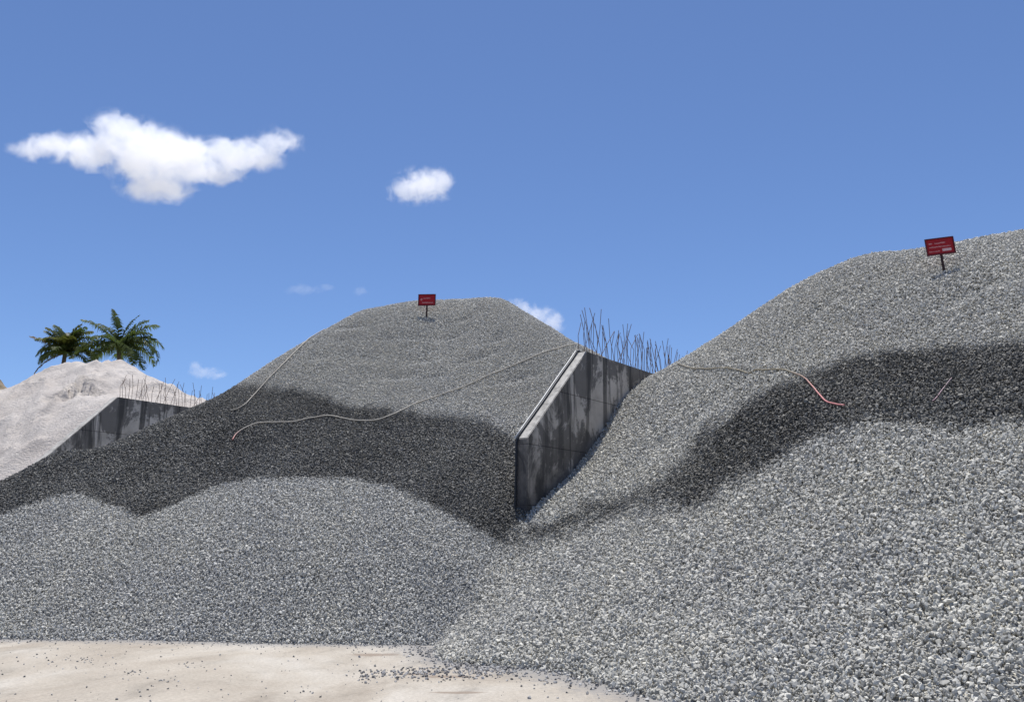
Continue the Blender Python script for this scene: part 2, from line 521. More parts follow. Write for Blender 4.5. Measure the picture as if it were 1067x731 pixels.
def gravel_pile(label, group, fn, other, box, keep, damp_poly, soft, dusty, lo, hi, tint, density, size, seed, cut):
    base = stone_material('gravel_bed', lo, hi, tint, False)
    o, V = height_mesh('gravel_pile', fn, *box, 0.07, keep, base)
    tag(o, label, 'gravel pile', group)
    px, py = to_px(V[:, 0], V[:, 1], V[:, 2])
    px = px + 3 * fbm(V[:, 0] * 1.1, V[:, 1] * 1.1, seed + 60); py = py + 2.5 * fbm(V[:, 0] * 1.1, V[:, 1] * 1.1, seed + 70)
    sd = poly_sd(px, py, damp_poly)
    soft = soft(px, py)
    damp = smooth(-soft, soft, sd + 0.55 * soft * fbm(V[:, 0] * 1.7, V[:, 1] * 0.9, seed + 80) + 0.7 * soft * fbm(V[:, 0] * 5, V[:, 1] * 3.5, seed + 84, 3))
    damp = damp * (0.90 + 0.16 * fbm(V[:, 0] * 0.9, V[:, 1] * 0.9, seed + 88))
    set_attr(o, 'damp', damp)
    # weathered, dust-covered stone on the old upper slope; freshly exposed stone below
    dust = np.clip(dusty(px, py) * (0.85 + 0.5 * fbm(V[:, 0] * 0.7 + V[:, 1] * 0.25, V[:, 1] * 0.3, seed + 90)), 0, 1)
    set_attr(o, 'dust', dust)
    cover = facing(o, V, -0.25)
    cover *= (V[:, 2] > other(V[:, 0], V[:, 1]) - 0.12) | cut(V[:, 0], V[:, 1])
    cover *= 1 - 0.75 * smooth(0.10, -0.05, V[:, 2])
    s = o.copy(); s.data = o.data.copy()
    V2 = V.copy(); V2[:, 2] -= 1.5 * size          # the bed lies under the loose top layers
    o.data.vertices.foreach_set('co', V2.astype(np.float32).ravel()); o.data.update()
    s.name = 'stones'; s.data.name = 'stones'
    for k in ('label', 'category', 'group'):
        if k in s: del s[k]
    COL.objects.link(s)
    s.parent = o
    tag(s, kind='stuff')
    set_attr(s, 'cover', cover)
    md = s.modifiers.new('stones', 'NODES')
    md.node_group = stones_group('stones', stone_material('crushed_stone', lo, hi, tint, True), density, size, seed)
    return o

def keep1(x, y):
    a, b = ab(x, y)
    inside = (b > WALL1_B + WT * 0.5) & (b < WALL2_B + WT * 0.5) & (a < 32)
    front = (a < WALL1_A + 0.05) & (b <= WALL1_B + WT * 0.5 + 0.01)
    front2 = (a < WALL2_A + 0.05) & (b >= WALL2_B + WT * 0.5 - 0.01)
    return inside | front | front2
def keep2(x, y):
    a, b = ab(x, y)
    return ((b < WALL1_B + WT * 0.5) | (a < WALL1_A + 0.05)) & (a < 30) & (x < 17) & (x > -2.6)
def keep3(x, y):
    a, b = ab(x, y)
    return ((b > WALL2_B + WT * 0.5)) & (a < 30)
def behind1(x, y):
    a, b = ab(x, y); return (a > WALL1_A) & (b > WALL1_B)
def behind2(x, y):
    a, b = ab(x, y); return (a > WALL1_A) & (b < WALL1_B)

GP = 'crushed stone heaps in the storage bays'
pile1 = gravel_pile('fine grey gravel pile between the two concrete walls, rounded pale humps below its damp band', GP,
            top1, top2, (-19, 7, 16.5, 40), keep1, DAMP1, lambda x, y: np.where(y < 470, 6.0, 1.8), lambda x, y: smooth(450, 415, y), 0.29, 0.58, (1.02, 1.0, 0.93), 1600, 0.039, 5, behind1)
pile2 = gravel_pile('coarse light grey gravel pile on the right, nearest the camera, larger red sign on it', GP,
            top2, top1, (-2.6, 17, 6.5, 32), keep2, DAMP2, lambda x, y: 7.5 + 8.0 * smooth(800, 700, x), lambda x, y: 0.5 * smooth(430, 370, y), 0.28, 0.59, (1.03, 1.0, 0.905), 1250, 0.0445, 105, behind2)

# ------------------------------------------------------------------ sand
def sand_material():
    m, t, b = material('pale_sand', 0.95)
    p = t.coord()
    a = t.noise(p, 0.8, 6, 0.6); c = t.noise(p, 14, 5, 0.65); d = t.noise(p, 160, 2)
    col = t.ramp(a, [(0.3, (0.46, 0.415, 0.38)), (0.5, (0.55, 0.505, 0.465)), (0.72, (0.61, 0.565, 0.525))])
    col = t.mix(1.0, col, t.ramp(c, [(0.3, 0.86), (0.65, 1.05)]), 'MULTIPLY')
    t.put(b.inputs['Base Color'], col)
    h = t.math('ADD', t.math('MULTIPLY', c, 1.0), t.math('MULTIPLY', d, 0.15))
    t.put(b.inputs['Normal'], t.bump(h, 0.9, 0.10))
    return m
sand, _ = height_mesh('sand_pile', top3, -30, -5, 19, 40, 0.06, keep3, sand_material())
tag(sand, 'pale pinkish sand pile with a slumped lip, rising behind the left concrete wall', 'sand pile')

# ------------------------------------------------------------------ ground
def ground_material():
    m, t, b = material('dusty_ground', 0.95)
    p = t.coord()
    big = t.noise(t.mapping(p, (1.0, 0.45, 1)), 0.40, 5, 0.6, 0.6)
    mid = t.noise(t.mapping(p, (1.0, 0.42, 1), (4, 2, 0)), 1.2, 8, 0.68, 0.3)
    fine = t.noise(p, 22, 7, 0.78)
    col = t.ramp(big, [(0.36, (0.30, 0.262, 0.215)), (0.5, (0.375, 0.338, 0.285)), (0.62, (0.43, 0.40, 0.352))])
    col = t.mix(1.0, col, t.ramp(mid, [(0.32, 0.76), (0.46, 0.98), (0.66, 1.06)]), 'MULTIPLY')
    col = t.mix(1.0, col, t.ramp(fine, [(0.34, 0.74), (0.6, 1.06)]), 'MULTIPLY')
    # damp brown puddle marks near the toes of the heaps
    sep = t.node('ShaderNodeSeparateXYZ'); t.put(sep.inputs[0], p)
    spots = None
    for x, y, rx, ry in PUDDLES:
        dx = t.math('DIVIDE', t.math('SUBTRACT', sep.outputs[0], x), rx)
        dy = t.math('DIVIDE', t.math('SUBTRACT', sep.outputs[1], y), ry)
        d = t.math('SQRT', t.math('ADD', t.math('MULTIPLY', dx, dx), t.math('MULTIPLY', dy, dy)))
        d = t.math('ADD', d, t.math('MULTIPLY', t.math('SUBTRACT', mid, 0.5), 2.2))
        f = t.ramp(d, [(0.5, 1.0), (1.0, 0.0)])
        spots = f if spots is None else t.math('MAXIMUM', spots, f)
    col = t.mix(t.math('MULTIPLY', spots, 0.75), col, (0.20, 0.155, 0.12, 1))
    # stone grit worn off the heaps, thickest along their toes
    grit = t.node('ShaderNodeAttribute', attribute_type='GEOMETRY', attribute_name='grit').outputs['Fac']
    gn = t.noise(p, 9, 5, 0.75)
    gm = t.ramp(t.math('ADD', grit, t.math('MULTIPLY', t.math('SUBTRACT', gn, 0.5), 1.3)), [(0.35, 0.0), (0.8, 0.8)])
    col = t.mix(gm, col, (0.21, 0.205, 0.20, 1))
    t.put(b.inputs['Base Color'], col)
    h = t.math('ADD', t.math('MULTIPLY', mid, 1.2), t.math('MULTIPLY', fine, 0.25))
    t.put(b.inputs['Normal'], t.bump(h, 0.45, 0.05))
    return m
def gpt(px, py):
    d = ray(px, py); Y = -1.6 / d[2]
    return d[0] * Y, Y
PUDDLES = [(*gpt(392, 682), 0.42, 0.20), (*gpt(470, 704), 0.45, 0.10), (*gpt(478, 720), 0.35, 0.09), (*gpt(425, 702), 0.3, 0.10)]

xs = np.concatenate([[-6000, -1500, -400, -120, -60, -30], np.arange(-18, 18.1, 0.2), [30, 60, 120, 400, 1500, 6000]])
ys = np.concatenate([[-6000, -1500, -300, -60, -15, -4, 2], np.arange(5, 20.1, 0.1), np.arange(22, 60, 3), [90, 200, 500, 1500, 6000]])
gx, gy = np.meshgrid(xs, ys)
near = np.exp(-((gx / 40) ** 4 + ((gy - 14) / 16) ** 4))
gz = (0.03 * fbm(gx * 0.35, gy * 0.8, 90) + 0.012 * fbm(gx * 1.3, gy * 2.0, 95)) * near
V = np.stack([gx.ravel(), gy.ravel(), gz.ravel()], 1)
nx = len(xs)
Fc = [(j * nx + i, j * nx + i + 1, (j + 1) * nx + i + 1, (j + 1) * nx + i) for j in range(len(ys) - 1) for i in range(nx - 1)]
TOE = [(-14, 19.5), (-9.2, 18.55), (-4.94, 17.95), (-1.6, 17.3), (-1.25, 16.2), (-0.9, 14.9), (0.0, 14.0), (0.75, 13.2), (1.25, 12.1), (1.69, 11.05), (2.6, 9.9), (4, 8.85)]
gd = np.full(len(V), 1e9)
for (x1, y1), (x2, y2) in zip(TOE[:-1], TOE[1:]):
    dx, dy = x2 - x1, y2 - y1
    t_ = np.clip(((V[:, 0] - x1) * dx + (V[:, 1] - y1) * dy) / (dx * dx + dy * dy), 0, 1)
    gd = np.minimum(gd, np.hypot(V[:, 0] - x1 - t_ * dx, V[:, 1] - y1 - t_ * dy))
ground = mesh_obj('ground', V, Fc, ground_material(), None, True)
set_attr(ground, 'grit', np.exp(-gd / 0.75))
tag(ground, kind='structure')
def ground_z(x, y):
    return (0.03 * fbm(x * 0.35, y * 0.8, 90) + 0.012 * fbm(x * 1.3, y * 2.0, 95)) * np.exp(-((x / 40) ** 4 + ((y - 14) / 16) ** 4))

# loose stones strewn over the ground in front of the heaps
def hull_mesh(seed, n=12):
    bm = bmesh.new()
    r = random.Random(seed)
    for _ in range(n):
        v = Vector((r.uniform(-1, 1), r.uniform(-1, 1), r.uniform(-1, 1))).normalized()
        bm.verts.new((v.x * 0.6, v.y * 0.5, v.z * 0.38))
    res = bmesh.ops.convex_hull(bm, input=bm.verts)
    bmesh.ops.delete(bm, geom=[e for e in res['geom_interior'] if isinstance(e, bmesh.types.BMVert)], context='VERTS')
    bm.verts.index_update()
    vs = np.array([v.co[:] for v in bm.verts]); fs = [[v.index for v in f.verts] for f in bm.faces]
    bm.free()
    return vs, fs
HULLS = [hull_mesh(s) for s in range(10)]
lv, lf, lt = [], [], []
def strew(x, y, size):
    vs, fs = HULLS[random.randrange(10)]
    q = Quaternion((random.gauss(0, 1), random.gauss(0, 1), random.gauss(0, 1), random.gauss(0, 1))).normalized().to_matrix()
    z = float(ground_z(np.array(x), np.array(y))) + size * 0.18
    M = np.array(q)
    base = len(lv)
    for v in vs @ M.T * size + np.array([x, y, z]): lv.append(v)
    tone = random.random()
    for f in fs:
        lf.append([i + base for i in f])
    lt.extend([tone] * len(vs))
for i in range(len(TOE) - 1):
    (x1, y1), (x2, y2) = TOE[i], TOE[i + 1]
    L = math.hypot(x2 - x1, y2 - y1)
    nx_, ny_ = (y2 - y1) / L, -(x2 - x1) / L
    if ny_ > 0 or (abs(ny_) < 0.5 and nx_ > 0): nx_, ny_ = -nx_, -ny_
    for _ in range(int(L * (110 if i > 3 else 130))):
        t = random.random(); d = random.expovariate(1 / (0.26 if i < 4 else 0.24)) - 0.12
        strew(x1 + (x2 - x1) * t + nx_ * d, y1 + (y2 - y1) * t + ny_ * d, 0.010 + (0.032 if i < 4 else 0.044) * random.random() ** 1.5)
# the tongue of spilt stones running out to the left of the coarse heap
for _ in range(900):
    t = random.random() ** 0.8
    px = 545 - 170 * t; py = 697 + 6 * t + random.gauss(0, 5.0 * (1 - 0.45 * t))
    if random.random() < 0.75 * t: continue
    x, y = gpt(px, py); strew(x, y, random.uniform(0.02, 0.05))
for _ in range(330):
    x, y = gpt(random.uniform(-20, 760), random.uniform(672, 735)); strew(x, y, 0.008 + 0.03 * random.random() ** 2)
for cx, cy, n, s in ((60, 688, 30, 26), (135, 700, 16, 10), (200, 692, 14, 8), (172, 708, 12, 7), (100, 690, 22, 18), (320, 722, 8, 14)):
    for _ in range(n):
        x, y = gpt(random.gauss(cx, s), random.gauss(cy, s * 0.22)); strew(x, y, random.uniform(0.012, 0.036))
loose = mesh_obj('loose_stones', lv, lf, None)
set_attr(loose, 'tone', lt)
def loose_material():
    m, t, b = material('loose_stone', 0.85)
    tone = t.node('ShaderNodeAttribute', attribute_type='GEOMETRY', attribute_name='tone').outputs['Fac']
    t.put(b.inputs['Base Color'], t.ramp(tone, [(0, (0.10, 0.10, 0.10)), (0.5, (0.27, 0.265, 0.26)), (1, (0.46, 0.45, 0.43))]))
    return m
loose.data.materials.append(loose_material())
tag(loose, 'small grey stones strewn over the pale ground before the heaps', 'stones', kind='stuff')

# ------------------------------------------------------------------ concrete walls
def concrete():
    m, t, b = material('weathered_concrete', 0.9)
    p = t.coord()                                     # object space: x along the wall, y across, z up
    sep = t.node('ShaderNodeSeparateXYZ'); t.put(sep.inputs[0], p)
    cloud = t.noise(p, 1.6, 6, 0.6)
    col = t.ramp(cloud, [(0.3, (0.42, 0.38, 0.325)), (0.5, (0.60, 0.55, 0.48)), (0.72, (0.68, 0.63, 0.56))])
    fine = t.noise(p, 45, 4, 0.65)
    col = t.mix(1.0, col, t.ramp(fine, [(0.3, 0.85), (0.65, 1.05)]), 'MULTIPLY')
    streak = t.noise(t.mapping(p, (1.5, 1.5, 0.10)), 1.7, 5, 0.68, 0.2)
    sm = t.ramp(streak, [(0.50, 0.0), (0.57, 1.0)])
    # long black runs below the top edge (mould)
    up = t.ramp(t.math('DIVIDE', sep.outputs[2], 6.0), [(0.30, 0.35), (0.95, 1.0)])
    col = t.mix(t.math('MULTIPLY', t.math('MULTIPLY', sm, up), 0.85), col, (0.03, 0.029, 0.028, 1))
    blot = t.noise(t.mapping(p, (0.9, 0.9, 0.6), (2.3, 0, 0.7)), 1.25, 7, 0.72, 0.5)
    col = t.mix(t.ramp(blot, [(0.47, 0.0), (0.53, 0.75)]), col, (0.075, 0.071, 0.066, 1))
    # ground damp creeping up from the gravel
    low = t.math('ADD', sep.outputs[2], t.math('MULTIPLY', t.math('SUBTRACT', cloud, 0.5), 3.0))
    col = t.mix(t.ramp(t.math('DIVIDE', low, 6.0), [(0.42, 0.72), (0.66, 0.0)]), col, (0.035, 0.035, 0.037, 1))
    # formwork lift lines and board joints
    br = t.node('ShaderNodeTexBrick')
    t.put(br.inputs['Vector'], t.mapping(p, (1, 1, 1), (0.75, 0, 0.25), (R(90), 0, 0)))
    br.inputs['Color1'].default_value = (1, 1, 1, 1); br.inputs['Color2'].default_value = (0.86, 0.86, 0.86, 1); br.inputs['Mortar'].default_value = (0.35, 0.35, 0.35, 1)
    br.inputs['Scale'].default_value = 1.0; br.inputs['Mortar Size'].default_value = 0.012; br.inputs['Mortar Smooth'].default_value = 0.5
    br.inputs['Brick Width'].default_value = 2.44; br.inputs['Row Height'].default_value = 1.22; br.offset = 0.0
    col = t.mix(0.85, col, br.outputs[0], 'MULTIPLY')
    # paler tone, clear of the stains, on the upward faces
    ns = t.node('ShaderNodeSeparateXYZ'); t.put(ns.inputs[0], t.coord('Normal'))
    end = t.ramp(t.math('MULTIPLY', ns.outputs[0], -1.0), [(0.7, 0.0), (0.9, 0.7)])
    col = t.mix(end, col, (0.04, 0.04, 0.043, 1))      # the narrow end is toned near-black
    edge = t.ramp(ns.outputs[2], [(0.55, 0.0), (0.70, 1.0)])
    pale = t.mix(1.0, (0.43, 0.415, 0.385, 1), t.ramp(t.noise(p, 4.5, 8, 0.75), [(0.36, 0.45), (0.54, 1.0)]), 'MULTIPLY')
    col = t.mix(edge, col, pale)
    t.put(b.inputs['Base Color'], col)
    h = t.math('ADD', t.math('ADD', fine, t.math('MULTIPLY', cloud, 2.0)), t.math('MULTIPLY', br.outputs['Fac'], -0.8))
    t.put(b.inputs['Normal'], t.bump(h, 0.5, 0.02))
    return m
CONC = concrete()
RUST = plain('rusty_steel', (0.21, 0.14, 0.105), 0.8, 0.35, 60, 0.3)

def retaining_wall(label, A, B, prof, length, rebars, seed, rad):
    """prof: (distance along, height) of the sloping front shoulder"""
    x, y = xy(A, B)
    root = empty('retaining_wall', (x, y, 0))
    root.rotation_euler.z = math.atan2(DA[1], DA[0])
    tag(root, label, 'retaining wall', 'concrete walls dividing the storage bays')
    (s0, z0), (s1, z1) = prof
    out = [(0, -0.3), (0, z0), (s1, z1), (length, z1 - 0.05), (length, -0.3)]
    bm = bmesh.new()
    a = [bm.verts.new((s, 0, z)) for s, z in out]
    c = [bm.verts.new((s, WT, z)) for s, z in out]
    bm.faces.new(a[::1]); bm.faces.new(c[::-1])
    for i in range(5):
        j = (i + 1) % 5
        bm.faces.new((a[j], a[i], c[i], c[j]))
    bmesh.ops.recalc_face_normals(bm, faces=bm.faces)
    bmesh.ops.bevel(bm, geom=[e for e in bm.edges], offset=0.012, segments=2, affect='EDGES')
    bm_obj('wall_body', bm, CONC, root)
    r = random.Random(seed)
    for s, n, hgt in rebars:
        for k in range(n):
            yb = (0.05, 0.25)[k % 2] + r.uniform(-0.02, 0.02)
            h = hgt * r.uniform(0.65, 1.12)
            lx, ly = r.gauss(0, 0.14), r.gauss(0, 0.10)
            if r.random() < 0.22: lx *= 2.2
            bx, by = r.gauss(0, 0.04), r.gauss(0, 0.04)
            p0 = Vector((s + r.uniform(-0.03, 0.03), yb, z1 - 0.12))
            pts = [p0, p0 + Vector((lx * 0.1, ly * 0.1, 0.12 + h * 0.1)), p0 + Vector((lx * 0.5 * h + bx, ly * 0.5 * h + by, 0.12 + h * 0.55)), p0 + Vector((lx * h * 1.1, ly * h * 1.1, 0.12 + h))]
            v, f = tube(pts, rad, 6)
            mesh_obj('rebar', v, f, RUST, root)
    return root

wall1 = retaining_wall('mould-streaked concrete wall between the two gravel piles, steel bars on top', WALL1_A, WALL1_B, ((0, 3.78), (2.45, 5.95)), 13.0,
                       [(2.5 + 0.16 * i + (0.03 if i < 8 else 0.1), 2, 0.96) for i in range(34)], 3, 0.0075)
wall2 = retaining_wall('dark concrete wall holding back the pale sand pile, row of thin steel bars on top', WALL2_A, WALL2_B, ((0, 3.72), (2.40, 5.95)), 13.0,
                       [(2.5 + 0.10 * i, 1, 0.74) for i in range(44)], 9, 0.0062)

# thin water pipe laid along the sloping shoulder of the nearer wall
PIPE = plain('grey_green_plastic', (0.52, 0.52, 0.50), 0.45, 0.1, 8)
def wpt(s, y, z):
    p = wall1.matrix_basis @ Vector((s, y, z))
    return p
bpy.context.view_layer.update()
MW = Matrix.Translation(wall1.location) @ Matrix.Rotation(wall1.rotation_euler.z, 4, 'Z')
sl = (5.95 - 3.78) / 2.45
shoulder = lambda s: 3.78 + sl * s
pp = [(2.75, WT - 0.02, 5.985), (2.45, WT - 0.02, 5.99)] + [(s, WT - 0.02 + 0.006 * math.sin(s * 5), shoulder(s) + 0.034) for s in (2.2, 1.8, 1.4, 1.0, 0.6, 0.2)] + [(-0.04, WT - 0.02, 3.77)]
v, f = tube([MW @ Vector(p) for p in pp], 0.020, 10)
pipe = mesh_obj('water_pipe', v, f, PIPE, None, True)
tag(pipe, 'thin pale plastic pipe along the outer sloping edge of the nearer wall', 'pipe')
GAP_SHADE = plain('gap_shade_rubber', (0.015, 0.018, 0.024), 0.5, 0.1, 8)  # black slope run stands in for the shadowed gap beside the pipe
pp = [(2.7, WT - 0.075, 5.985), (2.42, WT - 0.075, 5.98)] + [(s, WT - 0.075 + 0.008 * math.sin(s * 4 + 1), shoulder(s) + 0.034) for s in (2.2, 1.8, 1.4, 1.0, 0.6, 0.2)] + [(-0.02, WT - 0.07, 3.79), (-0.045, WT - 0.06, 3.66), (-0.04, WT - 0.05, 3.2), (-0.035, WT - 0.03, 2.7), (-0.045, WT - 0.02, 2.15), (-0.04, WT - 0.02, 1.6)]
v, f = tube([MW @ Vector(p) for p in pp], 0.022, 10)
gap_hose = mesh_obj('gap_shade_hose', v, f, GAP_SHADE, None, True)
tag(gap_hose, 'black hose hanging down the end of the nearer wall, its upper run drawn as the shadowed gap beside the pale pipe', 'hose')

# ------------------------------------------------------------------ hoses
def catmull(P, n=8):
    P = [np.array(p, float) for p in P]
    Q = [2 * P[0] - P[1]] + P + [2 * P[-1] - P[-2]]
    out = []
    for i in range(1, len(Q) - 2):
        for k in range(n):
            t = k / n
            out.append(0.5 * ((2 * Q[i]) + (-Q[i - 1] + Q[i + 1]) * t + (2 * Q[i - 1] - 5 * Q[i] + 4 * Q[i + 1] - Q[i + 2]) * t * t + (-Q[i - 1] + 3 * Q[i] - 3 * Q[i + 1] + Q[i + 2]) * t ** 3))
    out.append(P[-1])
    return out
def hose_material(name, c1, c2, x_end, reach):
    """pale plastic that is pinker on the last stretch"""
    m, t, b = material(name, 0.5)
    at_ = t.node('ShaderNodeAttribute', attribute_type='GEOMETRY', attribute_name='along').outputs['Fac']
    n = t.noise(t.coord(), 3.0, 3)
    f = t.ramp(t.math('ADD', at_, t.math('MULTIPLY', t.math('SUBTRACT', n, 0.5), 0.15)), [(x_end, 0.0), (min(x_end + reach, 1.0), 1.0)])
    t.put(b.inputs['Base Color'], t.mix(f, (*c1, 1), (*c2, 1)))
    return m
def hose(label, fn, pix, rad, mat, lift=0.058):
    pts = []
    for p in pix:
        q = hit(fn, *p); pts.append(q)
    pts = catmull(pts, 8)
    P = np.array(pts)
    P[:, 2] = fn(P[:, 0], P[:, 1]) + lift
    v, f = tube(P, rad, 8)
    o = mesh_obj('hose', v, f, mat, None, True)
    set_attr(o, 'along', np.repeat(np.linspace(0, 1, len(P)), 8))
    tag(o, label, 'hose', 'watering hoses on the gravel')
    return o
HOSE_A = hose_material('tan_hose', (0.38, 0.35, 0.30), (0.50, 0.20, 0.18), 0.9, 0.08)
HOSE_B = hose_material('straw_hose', (0.34, 0.31, 0.26), (0.25, 0.235, 0.20), 0.8, 0.15)
HOSE_C = hose_material('pink_hose', (0.27, 0.235, 0.165), (0.55, 0.22, 0.21), 0.50, 0.25)
HOSE_D = hose_material('faded_pink_hose', (0.30, 0.22, 0.24), (0.36, 0.22, 0.26), 0.2, 0.4)
hose('long wavy tan hose crossing the middle gravel pile up to the wall top', top1,
     [(600, 361), (585, 364), (555, 374), (520, 389), (490, 402), (460, 413), (435, 422), (410, 434), (390, 440), (370, 440), (345, 436), (325, 438), (305, 442), (285, 442), (268, 443), (254, 449), (246, 455), (242, 461)], 0.0145, HOSE_A)
hose('straight tan hose running down the left flank of the middle gravel pile', top1,
     [(338, 345), (326, 352), (315, 361), (303, 373), (290, 386), (278, 399), (265, 413), (256, 423), (248, 428), (240, 431)], 0.0145, HOSE_B)
hose('yellowish hose turning pink, bent across the damp band of the right gravel pile', top2,
     [(706, 381), (716, 385), (735, 387), (765, 388), (790, 388), (812, 388), (824, 391), (837, 396), (846, 405), (854, 415), (861, 422), (870, 425), (880, 426)], 0.0135, HOSE_C, 0.06)
hose('short thin faded pink hose half buried in damp gravel below the larger sign', top2,
     [(992, 397), (987, 404), (982, 410), (976, 417), (972, 421)], 0.008, HOSE_D, 0.042)

# ------------------------------------------------------------------ signs
RED = plain('red_sign_paint', (0.30, 0.008, 0.014), 0.6, 0.15, 12)
FRAME = plain('dark_red_frame', (0.10, 0.012, 0.016), 0.5, 0.2, 20)
POST = plain('dark_brown_post', (0.035, 0.018, 0.018), 0.7, 0.2, 20)
PALE = plain('faded_lettering', (0.50, 0.20, 0.20), 0.7, 0.2, 40)
WHITE = plain('pale_patch', (0.60, 0.40, 0.40), 0.7, 0.15, 30)
def sign(label, base, yaw, roll, w, h, post_h, marks, patches):
    root = empty('signboard', base)
    root.rotation_euler = (0, roll, yaw)
    tag(root, label, 'sign', 'red signs on the gravel heaps')
    bm = bmesh.new(); add_box(bm, -0.02, 0.02, -0.02, 0.02, -0.35, post_h + 0.05, 0.004)
    bm_obj('post', bm, POST, root)
    z0 = post_h
    bm = bmesh.new(); add_box(bm, -w / 2, w / 2, -0.030, -0.022, z0, z0 + h, 0.002)
    bm_obj('board', bm, RED, root)
    bm = bmesh.new(); e = 0.022
    add_box(bm, -w / 2 - e, -w / 2, -0.045, -0.02, z0 - e, z0 + h + e, 0.003)
    add_box(bm, w / 2, w / 2 + e, -0.045, -0.02, z0 - e, z0 + h + e, 0.003)
    add_box(bm, -w / 2, w / 2, -0.045, -0.02, z0 - e, z0, 0.003)
    add_box(bm, -w / 2, w / 2, -0.045, -0.02, z0 + h, z0 + h + e, 0.003)
    bm_obj('frame', bm, FRAME, root)
    r = random.Random(4)
    for x0, x1, zc, hh in marks:                       # worn strokes of one painted line, run together
        bm = bmesh.new()
        n = max(4, int((x1 - x0) * 22))
        up = [(x0 + (x1 - x0) * k / n, zc + hh / 2 * r.uniform(0.25, 1)) for k in range(n + 1)]
        dn = [(x0 + (x1 - x0) * k / n, zc - hh / 2 * r.uniform(0.25, 1)) for k in range(n + 1)]
        fr_, bk_ = [], []
        for k in range(n + 1):
            for yy, store in ((-0.0335, fr_), (-0.031, bk_)):
                store.append((bm.verts.new((w * (up[k][0] - 0.5), yy, z0 + h * up[k][1])), bm.verts.new((w * (dn[k][0] - 0.5), yy, z0 + h * dn[k][1]))))
        for k in range(n):
            bm.faces.new((fr_[k][0], fr_[k][1], fr_[k + 1][1], fr_[k + 1][0]))
            bm.faces.new((fr_[k][0], fr_[k + 1][0], bk_[k + 1][0], bk_[k][0]))
            bm.faces.new((fr_[k][1], bk_[k][1], bk_[k + 1][1], fr_[k + 1][1]))
        bm.faces.new((fr_[0][0], bk_[0][0], bk_[0][1], fr_[0][1])); bm.faces.new((fr_[n][0], fr_[n][1], bk_[n][1], bk_[n][0]))
        bm_obj('lettering', bm, PALE, root)
    if patches:
        bm = bmesh.new()
        for x0, x1, za, zb in patches:
            add_box(bm, w * (x0 - 0.5), w * (x1 - 0.5), -0.0335, -0.031, z0 + h * za, z0 + h * zb, 0.001)
        bm_obj('pale_patch', bm, WHITE, root)
    return root
p = hit(top1, 444.5, 330)
sign('small red sign board on a short post on top of the middle gravel pile', p, R(-7), R(1), 0.46, 0.29, 0.33,
     [(0.10, 0.22, 0.58, 0.34), (0.26, 0.72, 0.66, 0.12), (0.2, 0.9, 0.22, 0.14)], [])
p = hit(top2, 984, 283.5)
sign('larger tilted red sign board near the crest of the right gravel pile', p, R(-9), R(-5), 0.475, 0.285, 0.35,
     [(0.08, 0.22, 0.74, 0.14), (0.30, 0.72, 0.72, 0.11), (0.08, 0.90, 0.47, 0.10), (0.06, 0.46, 0.18, 0.08)], [(0.56, 0.90, 0.14, 0.32)])

# ------------------------------------------------------------------ palms
LEAF = []
def leaf_material(name, c):
    m, t, b = material(name, 0.5)
    n = t.noise(t.coord(), 2.0, 3)
    t.put(b.inputs['Base Color'], t.mix(1.0, (*c, 1), t.ramp(n, [(0.3, 0.65), (0.7, 1.3)]), 'MULTIPLY'))
    b.inputs['Specular IOR Level'].default_value = 0.15
    tr = t.node('ShaderNodeBsdfTranslucent'); tr.inputs['Color'].default_value = (c[0] * 1.9, c[1] * 2.0, c[2] * 1.2, 1)
    ms = t.node('ShaderNodeMixShader'); ms.inputs[0].default_value = 0.35
    t.l.new(b.outputs[0], ms.inputs[1]); t.l.new(tr.outputs[0], ms.inputs[2]); t.l.new(ms.outputs[0], t.n['Material Output'].inputs['Surface'])
    return m
GREEN = leaf_material('palm_leaf', (0.060, 0.082, 0.026))
OLIVE = leaf_material('old_palm_leaf', (0.075, 0.082, 0.026))
BROWN = leaf_material('dead_palm_leaf', (0.11, 0.075, 0.04))
BARK = plain('palm_bark', (0.16, 0.14, 0.12), 0.9, 0.3, 6)

def frond(root, az, elev, L, droop, mat, r, width=0.75, hang=0.5):
    n = 22
    pts, tan = [], []
    p = Vector((0, 0, 0)); e = elev
    for i in range(n + 1):
        pts.append(p.copy())
        d = Vector((math.cos(az) * math.cos(e), math.sin(az) * math.cos(e), math.sin(e)))
        tan.append(d)
        p = p + d * (L / n)
        e -= droop / n * (0.4 + 1.2 * i / n)
    v, f = tube(pts, 0.035, 5, 0.25)
    v = list(v); f = list(f)
    side0 = Vector((-math.sin(az), math.cos(az), 0))
    for i in range(2, n * 2):
        t = i / (n * 2)
        k = min(int(t * n), n - 1); q = pts[k].lerp(pts[k + 1], t * n - k); d = tan[k]
        ll = width * 1.15 * (math.sin(math.pi * (0.12 + 0.86 * t)) ** 0.7) * r.uniform(0.85, 1.1)
        up = side0.cross(d)
        if up.z < 0: up = -up
        for sgn in (-1, 1):
            if r.random() < 0.12: continue
            dirn = (side0 * sgn * 0.92 + d * 0.45 + up * r.uniform(0.0, 0.28)).normalized()
            q1 = q + dirn * ll * 0.5
            q2 = q1 + (dirn + Vector((0, 0, -hang * r.uniform(0.6, 1.6)))).normalized() * ll * 0.5
            wv = d * 0.040
            b = len(v)
            v += [q - wv, q + wv, q1 + wv * 0.9, q1 - wv * 0.9, q2]
            f += [(b, b + 1, b + 2, b + 3), (b + 3, b + 2, b + 4)]
    return mesh_obj('frond', v, f, mat, root)

